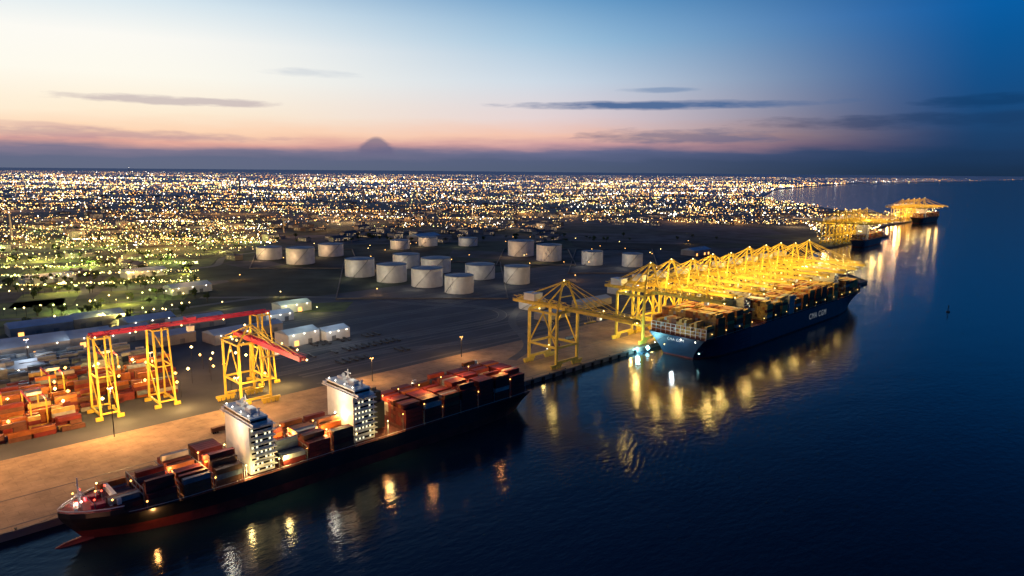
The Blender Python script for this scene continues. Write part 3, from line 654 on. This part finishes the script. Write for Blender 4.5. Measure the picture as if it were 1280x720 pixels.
# ---------------------------------------------------------------- trucks
def truck(x,y,rz,label,cm):
    r=empty('container_truck',(x,y,.02),rz); tag(r,label,'truck','trucks on the quay apron')
    b=MB(); b.bb(5.2,7.6,-1.2,1.2,.9,3.2); b.bb(4.9,5.2,-1.1,1.1,.9,3.5); c_=b.build('cab',M['white'],r); b=MB(); b.bb(7.6,7.64,-1,1,1.9,2.9); b.build('windscreen',M['glass'],c_)
    b=MB(); b.bb(-7.2,7.3,-1,1,.75,.95); b.build('chassis',M['dark'],r)
    for q in (6.6,3.2,-4,-5.4,-6.6):
        for sd in (-1,1):
            b=MB(); k=b.pts([(q+.5*math.cos(a*math.pi/5),sd*w_,.5+.5*math.sin(a*math.pi/5)) for w_ in (.85,1.2) for a in range(10)])
            for a in range(10): j=(a+1)%10; b.face(k+a,k+j,k+10+j,k+10+a)
            b.face(*[k+10+a for a in range(10)]); b.build('wheel',M['rubber'],r)
    if cm is not None:
        q=bpy.data.objects.new('cargo_box',CMESH[cm]); COL.objects.link(q); q.parent=r; q.location=(-1.3,0,1)
    for sd in (-.8,.8): b=MB(); b.octa(7.75,sd,1.1,.3); b.build('headlight',M['e_wht'],r)
for i,(x,y,rz,cm,w_) in enumerate([(118,54,0,1,'beside the first white deckhouse'),(205,62,0,3,'right of the red boom crane'),(262,50,math.pi,None,'empty, behind the middle of the near ship'),(318,60,0,2,'near the stern of the near ship'),(408,50,math.pi,0,'just past the lone yellow crane'),(445,62,0,4,'approaching the big ship')]):
    truck(x,y,rz,f'container truck on the quay apron, {w_}',cm)
b=MB(); b.bb(-6.5,6.5,-1.2,1.2,1,1.35); b.bb(-6,-3.5,-1.1,1.1,.1,1); b.bb(4.5,4.8,-.9,.9,0,1); tm=b.mesh('parked_trailer',M['dark'])
for row in range(3):
    for i in range(14):
        if R.random()<.3: continue
        o=bpy.data.objects.new('parked_trailer',tm); COL.objects.link(o); o.location=(240+i*6.5,139+row*32+R.uniform(-1,1),.03); o.rotation_euler=(0,0,1.57+R.gauss(0,.05)); tag(o,f'empty dark trailer in the {OR[row+1]} parking row from the quay behind the near ship','trailer',f'trailers in parking row {OR[row+1]}')
b=MB(); b.cyl(0,0,.25,.75,.35,8); b.cyl(0,0,.75,1.05,.6,8); bol=b.mesh('bollard',M['dark'])
b=MB(); b.bb(-1.2,1.2,-.5,.5,-1.3,1.3); b.bb(-.9,.9,-.75,-.49,-1.6,1.6); fen=b.mesh('fender',M['rubber'])
for i in range(40):
    o=bpy.data.objects.new('bollard',bol); COL.objects.link(o); o.location=(-70+i*19,.3,0); tag(o,'small dark mooring bollard on the quay edge','bollard','bollards along the quay edge')
for i in range(16):
    o=bpy.data.objects.new('quay_fender',fen); COL.objects.link(o); o.location=(292+i*12,-.9,-1.9); tag(o,'black rubber fender on the open quay wall between the ships','fender','fenders on the quay wall')
for i,(p,q,w_) in enumerate([((30,-14,12),(-4,.3,.8),'from the bow of the near ship, long one'),((34,-11,12),(15,.3,.8),'from the bow of the near ship, short one'),((284,-20,9),(310,.3,.8),'from the stern of the near ship'),((476,-20,14),(452,.3,.8),'from the stern of the navy ship'),((476,-12,14),(433,.3,.8),'longest, from the stern of the navy ship')]):
    b=MB(); last=None
    for j in range(11):
        t=j/10; z=p[2]+(q[2]-p[2])*t-3*math.sin(math.pi*t); c_=(p[0]+(q[0]-p[0])*t,p[1]+(q[1]-p[1])*t,z)
        if last: b.beam(last,c_,.16)
        last=c_
    tag(b.build('mooring_line',M['rope']),f'mooring line {w_}','rope')
x,y=P(1185,390,-3.5); r=empty('navigation_buoy',(x,y,-3.5)); tag(r,'small dark navigation buoy alone on open water at right','buoy')
b=MB(); b.cyl(0,0,-.5,1,2,12); b.build('float',M['dark'],r); b=MB()
for a in range(4): b.beam((1.3*math.cos(a*1.57),1.3*math.sin(a*1.57),1),(.3*math.cos(a*1.57),.3*math.sin(a*1.57),6),.2)
b.cyl(0,0,6,8,.6,8); b.build('tower',M['dark'],r)
# ---------------------------------------------------------------- storage tanks
tk=[(337,325,31,15,'leftmost of all, back row'),(376,331,35,20,'second from left in the back row'),(414,321,31,15,'just right of the two leftmost tanks'),(450,347,37,22,'leftmost of the front cluster'),(490,354,38,22,'second of the front cluster'),(534,360,40,23,'third of the front cluster'),(574,368,37,22,'nearest to the harbour in the front cluster'),(646,356,33,22,'standing apart right of the front cluster'),(600,350,38,18,'behind the nearest front tank'),(545,342,38,18,'middle of the front cluster, second line'),(508,336,34,17,'back left of the front cluster'),(686,327,32,20,'tall, right of the centre'),(651,321,33,19,'left neighbour of the tall centre right tank'),(740,332,27,17,'left of the two by the cranes'),(790,334,26,16,'right of the two by the cranes'),(535,308,24,11,'small, in the far row, right one'),(500,312,24,11,'small, in the far row, left one'),(585,308,24,10,'small, alone, far behind the cluster'),(665,388,34,12,'low, closest to the lone yellow crane')]
for ti,(u,v,wp,hp,w_) in enumerate(tk):
    d=depth(v+(640-u)*.0087); rr=wp/2*d/F; hh=hp*d/F
    x,y=P(u,v); n=math.hypot(x-CX,y-CY); lx,ly=x-(x-CX)/n*16-RT[0]*rr*.9,y-(y-CY)/n*16-RT[1]*rr*.9; x+=(x-CX)/n*rr; y+=(y-CY)/n*rr
    r=empty('storage_tank',(x,y,0)); tag(r,f'white cylindrical storage tank, {w_}','storage tank','storage tanks in the tank farm')
    b=MB(); b.cyl(0,0,0,hh,rr,40,cap=False); q=b.build('shell',M['tank'],r)
    for p_ in q.data.polygons: p_.use_smooth=True
    b=MB(); b.cyl(0,0,hh*.97,hh+rr*.07,rr*.985,40,rr*.05); b.build('roof',M['tankroof'],r)
    b=MB(); b.cyl(0,0,hh-.5,hh+.1,rr+.25,40,cap=False); b.build('wind_girder',M['grey'],r)
    b=MB(); last=None; a0=R.uniform(2.6,4.2)
    for i in range(15):
        a=a0+i*.075; c_=((rr+.7)*math.cos(a),(rr+.7)*math.sin(a),hh*i/14)
        if last: b.beam(last,c_,.9,.3)
        last=c_
    b.build('spiral_stair',M['grey'],r)
    wmm=ti in (0,1,2,11,12,15,16)
    light((lx-x,ly-y,14),11000 if wmm else 5500,(1,.62,.32) if wmm else (1,.86,.64),1,r)  # added fill beside each tank to brighten the shell, no fixture
def bund(u0,u1,v0,v1,w_):
    b=MB(); pts=[P(u0,v0),P(u1,v0),P(u1+10,v1),P(u0-10,v1)]
    for a,c_ in zip(pts,pts[1:]+pts[:1]): b.beam((a[0],a[1],.8),(c_[0],c_[1],.8),1.2,1.8)
    tag(b.build('bund_wall',M['conc']),f'low concrete bund wall around {w_}','wall')
bund(430,625,328,374,'the front cluster of tanks'); bund(322,440,312,336,'the three leftmost tanks'); bund(630,710,312,332,'the two tall tanks right of centre'); bund(720,815,312,342,'the two tanks by the cranes')
# ---------------------------------------------------------------- lamps
lb=MB(); lb.beam((0,0,0),(0,0,9),.22); lb.beam((0,0,9),(1.8,0,9.4),.18); pole_me=lb.mesh('pole',M['dark'])
heads={}
for k in ('e_sod','e_yel','e_wht','e_grn'):
    b=MB(); b.octa(1.8,0,9.1,1.0); heads[k]=b.mesh('lamp_head',M[k])
NAM={'e_sod':'orange','e_yel':'yellow','e_wht':'white','e_grn':'pale green'}
def street(x,y,k,label,group,sc_=1.0,pw=0):
    o=bpy.data.objects.new('street_lamp',pole_me); COL.objects.link(o); o.location=(x,y,0); o.rotation_euler=(0,0,R.uniform(0,6.28)); o.scale=(sc_,)*3; tag(o,label,'street lamp',group)
    h=bpy.data.objects.new('lamp_head',heads[k]); COL.objects.link(h); h.parent=o
    if pw: light((1.8,0,9.5),pw,{'e_sod':W_SOD,'e_yel':(1,.8,.2),'e_wht':W_WHT,'e_grn':(.8,1,.25)}[k],.8,o)
ns_=0
park=[]
for u0,v0,u1,v1,n,k in [(0,415,230,395,9,'e_yel'),(0,398,130,388,8,'e_grn'),(120,382,245,372,9,'e_yel'),(0,372,250,352,18,'e_grn'),(0,356,240,340,19,'e_yel'),(10,340,230,325,19,'e_grn'),(0,328,300,312,26,'e_yel'),(0,314,330,302,28,'e_grn'),(0,304,330,294,26,'e_yel'),(180,402,250,385,6,'e_yel'),(30,290,320,284,20,'e_grn')]:
    for i in range(n):
        t=(i+R.uniform(-.3,.3))/n; u=u0+(u1-u0)*t; v=v0+(v1-v0)*t+R.uniform(-2.5,2.5); x,y=P(u,v)
        kk=R.choice([k,k,'e_yel','e_yel','e_grn']); park.append((x,y)); ns_+=1
        street(x,y,kk,f'{NAM[kk]} street lamp among the trees and lots at left','street lamps in the left district',R.uniform(.7,1.3),(80000 if v<340 else 46000)*R.uniform(.5,1.3) if R.random()<.34 else 0)
for u,v,k in [(350,372,'e_yel'),(395,392,'e_yel'),(470,368,'e_sod'),(720,350,'e_sod'),(820,340,'e_wht'),(860,305,'e_sod'),(280,385,'e_yel'),(300,350,'e_sod'),(470,338,'e_sod')]:
    x,y=P(u,v); ns_+=1; street(x,y,k,f'{NAM[k]} lamp among the storage tanks and dark yards','lamps around the tank farm',.8,10000)
for i in range(42):
    x,y=P(R.uniform(290,830),R.uniform(298,335)); k=R.choice(['e_sod','e_sod','e_yel']); ns_+=1
    street(x,y,k,f'{NAM[k]} lamp among the storage tanks and dark yards','lamps around the tank farm',.8,0)
for i in range(36):
    x,y=R.uniform(0,200),R.uniform(116,225); k=R.choice(['e_sod','e_sod','e_yel']); ns_+=1
    street(x,y,k,f'{NAM[k]} lamp between the container stacks around the yellow gantry legs','lamps in the container yard',1.25,11000 if i%2 else 0)
def mast(x,y,h,label,pw,c_,k='e_sod'):
    r=empty('floodlight_mast',(x,y,0)); tag(r,label,'floodlight mast','floodlight masts in the port')
    b=MB(); b.cyl(0,0,0,h,.35,8,.2); b.build('pole',M['dark'],r); b=MB(); b.cyl(0,0,h,h+.3,1.3,10); b.build('head_frame',M['dark'],r)
    for a in range(4): b=MB(); b.octa(1.2*math.cos(a*1.57),1.2*math.sin(a*1.57),h-.3,.5); b.build('lamp_head',M[k],r)
    light((0,0,h-1.6),pw,c_,1.2,r)
for i,(x,y,h,pw,cc) in enumerate([(-92,66,38,330000,W_SOD),(-22,100,38,250000,W_SOD),(68,88,30,140000,W_SOD),(135,72,26,70000,W_SOD),(238,78,18,24000,W_SOD),(330,84,18,22000,W_SOD),(10,172,26,60000,W_SOD),(118,180,24,50000,W_SOD),(-30,250,26,18000,(.8,.9,1)),(60,275,26,16000,(.8,.9,1)),(-45,165,28,40000,W_SOD)]):
    mast(x,y,h,f"floodlight mast, {OR[i+1]} along the quay from the left" if i<6 else f"floodlight mast among the yard container stacks, {OR[i-5]} from the quay",pw,(1,.51,.17) if cc==W_SOD else cc)
# ---------------------------------------------------------------- buildings
def warehouse(u,v,wd,dp,h,rz,label,light_roof=True,lit=0,lc=(.85,.95,1)):
    x,y=P(u,v); r=empty('warehouse',(x,y,0),rz); tag(r,label,'building')
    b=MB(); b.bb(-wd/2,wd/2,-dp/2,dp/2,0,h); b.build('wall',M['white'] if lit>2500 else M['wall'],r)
    b=MB(); nrib=max(1,int(dp/22)); pd=dp/nrib
    for i in range(nrib):
        y0=-dp/2+i*pd; k=b.pts([(sx_*(wd/2+.4),y0+q,h+z) for sx_ in (-1,1) for q,z in ((0,.02),(pd/2,pd*.14),(pd,.02))]); b.face(k,k+3,k+4,k+1); b.face(k+1,k+4,k+5,k+2); b.face(k,k+1,k+2); b.face(k+3,k+5,k+4)
    b.build('roof',M['roofw'] if light_roof else M['roofd'],r)
    for i in range(int(wd/14)):
        b=MB(); xx=-wd/2+8+i*14; b.bb(xx-2.2,xx+2.2,-dp/2-.12,-dp/2-.01,.1,4.6); b.build('door',M['e_sodw'] if R.random()<.15 else M['grey'],r)
    if lit:
        light((-wd*.3,-dp/2-9,h+7),lit,lc,1,r)  # added fills floating off the wall and over the roof, without fixtures
        if lit>2500: light((wd*.2,-2,h+14),lit*.7,lc,1,r)
        for q in (-.35,0,.35): b=MB(); b.octa(wd*q,-dp/2-.6,h-.8,.55); b.build('wall_lamp',M['e_wht'],r)
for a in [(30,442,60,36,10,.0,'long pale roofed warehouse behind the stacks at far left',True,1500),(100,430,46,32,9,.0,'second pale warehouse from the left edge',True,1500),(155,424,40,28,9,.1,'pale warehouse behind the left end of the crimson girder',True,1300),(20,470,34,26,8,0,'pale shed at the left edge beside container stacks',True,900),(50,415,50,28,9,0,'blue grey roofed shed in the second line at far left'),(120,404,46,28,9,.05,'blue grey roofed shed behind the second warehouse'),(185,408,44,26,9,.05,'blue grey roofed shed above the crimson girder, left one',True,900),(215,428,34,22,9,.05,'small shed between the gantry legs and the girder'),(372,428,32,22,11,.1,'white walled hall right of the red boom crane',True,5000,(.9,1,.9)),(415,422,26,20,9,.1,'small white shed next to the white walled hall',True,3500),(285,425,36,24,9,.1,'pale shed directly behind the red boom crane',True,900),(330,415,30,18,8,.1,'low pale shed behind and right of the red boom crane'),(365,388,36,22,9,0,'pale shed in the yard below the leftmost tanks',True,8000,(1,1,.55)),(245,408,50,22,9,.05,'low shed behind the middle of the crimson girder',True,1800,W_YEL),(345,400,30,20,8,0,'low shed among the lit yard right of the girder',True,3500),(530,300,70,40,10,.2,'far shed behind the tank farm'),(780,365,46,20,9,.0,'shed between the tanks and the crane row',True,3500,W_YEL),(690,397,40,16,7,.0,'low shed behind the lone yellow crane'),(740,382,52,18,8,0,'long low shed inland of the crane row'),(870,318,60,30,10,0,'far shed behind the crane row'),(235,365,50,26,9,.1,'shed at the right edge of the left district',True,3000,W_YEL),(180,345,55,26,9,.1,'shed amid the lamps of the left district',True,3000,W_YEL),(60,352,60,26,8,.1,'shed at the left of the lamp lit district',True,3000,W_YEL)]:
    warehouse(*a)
protos=[]
for i in range(8):
    w_,d_,h_=R.uniform(18,42),R.uniform(12,22),R.choice([5,6,7,8,10,14])
    b=MB(); b.bb(-w_/2,w_/2,-d_/2,d_/2,0,h_); b.mi=1
    if i%2:
        k=b.pts([(sx_*(w_/2+.3),q,h_+z) for sx_ in (-1,1) for q,z in ((-d_/2-.3,.02),(0,d_*.25),(d_/2+.3,.02))]); b.face(k,k+3,k+4,k+1); b.face(k+1,k+4,k+5,k+2); b.face(k,k+1,k+2); b.face(k+3,k+5,k+4)
    else: b.bb(-w_/2-.3,w_/2+.3,-d_/2-.3,d_/2+.3,h_+.01,h_+.7); b.box(0,0,h_+1.8,5,4,2.2)
    b.mi=2; z=2
    while z<h_-1.5:
        for j in range(int(w_/3.4)):
            if R.random()<.4:
                x=-w_/2+1.8+j*3.4
                for sd in (-1,1): b.bb(x-.6,x+.6,min(sd*(d_/2+.01),sd*(d_/2+.08)),max(sd*(d_/2+.01),sd*(d_/2+.08)),z,z+1.4)
        z+=3
    protos.append((b.mesh('town_building',[M['wall'] if i%3 else M['wall2'],M['roofd'],M['e_win']]),h_,i%2))
stuffb=MB(); cnt=0
spots=[]
for i in range(1100):
    f_=math.exp(R.uniform(math.log(950),math.log(7000))); r_=R.uniform(-.76,.6)*f_; x,y=RF(r_,f_)
    if y<coast_t(x)+60: continue
    spots.append((f_,x,y))
spots.sort()
for f_,x,y in spots:
    r_=(x-CX)*RT[0]+(y-CY)*RT[1]; uu=640+F*r_/f_
    if f_<1500 and 300<uu<830: continue
    if 700<uu<1010 and f_<2000: continue
    if x<1050 and y<330 : continue
    if uu<330 and f_<1700 and R.random()<.7: continue
    me,h_,g_=R.choice(protos)
    if cnt<230:
        o=bpy.data.objects.new('town_building',me); COL.objects.link(o); o.location=(x,y,0); o.rotation_euler=(0,0,R.choice([0,1.57])+.15); cnt+=1
        zone='left' if uu<420 else ('middle' if uu<800 else 'right')
        kind='gable roofed' if g_ else ('taller flat roofed' if h_>9 else 'low flat roofed')
        tag(o,f'{kind} town building in the {zone} part of the lit district beyond the tanks','building',f'{kind} town buildings, {zone}')
    else:
        stuffb.mi=R.choice([0,0,1]); w_=R.uniform(15,45); hh=R.uniform(4,8); stuffb.box(x,y,hh/2,w_,R.uniform(12,26),hh,.15)
tag(stuffb.build('distant_buildings',[M['wall2'],M['wall']]),'mass of distant town buildings near the horizon','buildings',None,'stuff')
for (u,v,h_,w_) in [(162,222,150,'tallest, on the left horizon'),(15,300,58,'at the left edge'),(52,262,80,'above the left district'),(355,291,42,'left of centre'),(232,272,60,'over the left town'),(455,262,90,'in the middle town'),(612,258,80,'above the centre of the tank farm'),(590,275,50,'small, right of centre'),(720,250,110,'far, right of centre'),(735,250,90,'far, twin beside the taller far one'),(860,262,70,'above the crane row'),(300,246,120,'far, left of centre'),(930,246,110,'far right over the town')]:
    x,y=P(u,v); r=empty('chimney_stack',(x,y,0)); tag(r,f'slim industrial chimney with lamp, {w_}','chimney')
    b=MB(); b.cyl(0,0,0,h_,h_*.035+.6,12,h_*.018+.4); b.build('shaft',M['wall'],r)
    k=h_*.012+.4
    b=MB(); b.octa(0,0,h_+k,k); b.build('warning_lamp',M['e_wht'],r)
# ---------------------------------------------------------------- nearer individual town lamps, then the rest as one mass
far=MB(); KEYS=['e_sod','e_yel','e_wht','e_sodw','e_yelw','e_grn','e_far','e_farw']
pts_=[]
for k in range(2000):
    f_=math.exp(R.uniform(math.log(1350),math.log(26000))); r_=R.uniform(-.78,.62)*f_
    ang=R.choice([0,0,0,0,.15,-.12,1.2]); ln_=f_*R.uniform(.03,.2); n=R.randint(5,26); kk=R.choice([0,0,0,0,0,1,1,2,2,3,3,3,4,4,5])
    for i in range(n):
        q=(i/n-.5)*ln_+R.gauss(0,f_*.003); x,y=RF(r_+q*math.cos(ang),f_+q*math.sin(ang)*1.2+R.gauss(0,f_*.007))
        pts_.append((f_,x,y,kk if R.random()<.7 else R.choice([0,1,2,3,4])))
for k in range(4200):
    f_=math.exp(R.uniform(math.log(1300),math.log(7000))); x,y=RF(R.uniform(-.78,.62)*f_,f_); pts_.append((f_,x,y,R.choice([3,4,0,1,3,2])))
for k in range(1300):   # green-gold rows at left
    v0=R.choice([286,291,296,302,308,314,322,330,340,351,364]); u=R.uniform(-10,345 if v0<330 else 250); v=v0-(u-100)*.03+R.gauss(0,.9); x,y=P(u,v); pts_.append((2000,x,y,R.choice([1,4,5,4,5])))
for i in range(110):
    s_=R.uniform(4500,30000); pts_.append((s_*1.2,s_,coast_t(s_)+R.uniform(40,300),R.choice([0,3,3,4])))
for i in range(420):
    s_=R.uniform(1080,3000); pts_.append((s_*.9,s_,coast_t(s_)+R.uniform(15,300),R.choice([0,1,1,0])))
pts_.sort()
GL=0
for f_,x,y,kk in pts_:
    ff=(x-CX)*FW[0]+(y-CY)*FW[1]; r_=(x-CX)*RT[0]+(y-CY)*RT[1]; uu=640+F*r_/ff; vv=VH+F*H/ff
    if y<coast_t(x)+12: continue
    if 700<uu<1010 and 280<vv: continue
    if vv>289 and uu>345 and uu<1020: continue
    dn=mn.noise(Vector((r_/ff*7.0+3,math.log(ff)*9.0,0)))+.5*mn.noise(Vector((r_/ff*22.0,math.log(ff)*26.0,4)))   # districts with dark gaps between
    if f_!=2000 and dn<-.13 and R.random()<.8: continue
    kname=KEYS[kk]
    if ns_<299 and kname in heads and ff>1400:
        ns_+=1; street(x,y,kname,f'{NAM[kname]} street lamp in the nearer town beyond the tank farm','street lamps in the nearer town',1.3)
    else:
        if ff>9000 and R.random()<min(.8,(ff-9000)/9000): kk=6 if kk in (0,3,4) else 7
        far.mi=kk; far.octa(x,y,10,max(.7,min(ff,9000)*.00045)*min(2.3,math.exp(R.gauss(-.12,.45))))
    if GL<75 and R.random()<.012 and ff<6000:
        GL+=1; light((x,y,30),130000*(ff/2500)**1.2,R.choice([W_SOD,(1,.62,.3),W_SOD]),3)
tag(far.build('distant_town_lights',[M[k] for k in KEYS]),'thousands of tiny orange and white lights of the distant town','lights',None,'stuff')
# ---------------------------------------------------------------- trees
def crown(seed):
    q=random.Random(seed); b=MB(); cl=[(q.gauss(0,1.9),q.gauss(0,1.9),q.uniform(4.5,9.5),q.uniform(1.2,2.2)) for _ in range(9)]
    for cx,cy,cz,cr_ in cl:
        for _ in range(26):
            d=Vector((q.gauss(0,1),q.gauss(0,1),q.gauss(0,.8))); d.normalize(); d*=cr_*q.uniform(.6,1.05); p=Vector((cx,cy,cz))+d
            a=Vector((q.gauss(0,1),q.gauss(0,1),q.gauss(0,1))).normalized()*.75; c_=a.cross(Vector((q.random(),q.random(),q.random()))).normalized()*.75
            k=b.pts([tuple(p-a),tuple(p+c_),tuple(p+a),tuple(p-c_)]); b.face(k,k+1,k+2,k+3)
    t=MB(); t.cyl(0,0,0,5.5,.35,6,.2)
    for cx,cy,cz,_ in cl[:5]: t.beam((0,0,3.5),(cx*.8,cy*.8,cz-.5),.18)
    return b.mesh('crown',M['leaf']),t.mesh('trunk',M['bark'])
cr_=[crown(i) for i in range(4)]
for i in range(290):
    if i<235:
        px_,py_=R.choice(park); x=px_+R.gauss(0,18); y=py_+R.gauss(0,18); w_='in the lamp lit district at left'; g_='trees in the left district'
    else:
        x,y=P(R.uniform(250,900),R.uniform(296,304)); w_='in the dark belt behind the storage tanks'; g_='trees behind the tank farm'
    s_=R.uniform(.6,1.2); r=bpy.data.objects.new('tree',cr_[i%4][1]); COL.objects.link(r); r.location=(x,y,0); r.scale=(s_,)*3; r.rotation_euler=(0,0,R.uniform(0,6)); tag(r,f'small bushy green tree {w_}','tree',g_)
    c_=bpy.data.objects.new('crown',cr_[i%4][0]); COL.objects.link(c_); c_.parent=r
bpy.context.view_layer.update()
print('indiv containers',nind,yi,'lamps',ns_,'buildings',cnt,'far',len(far.f)//8,'glow',GL)
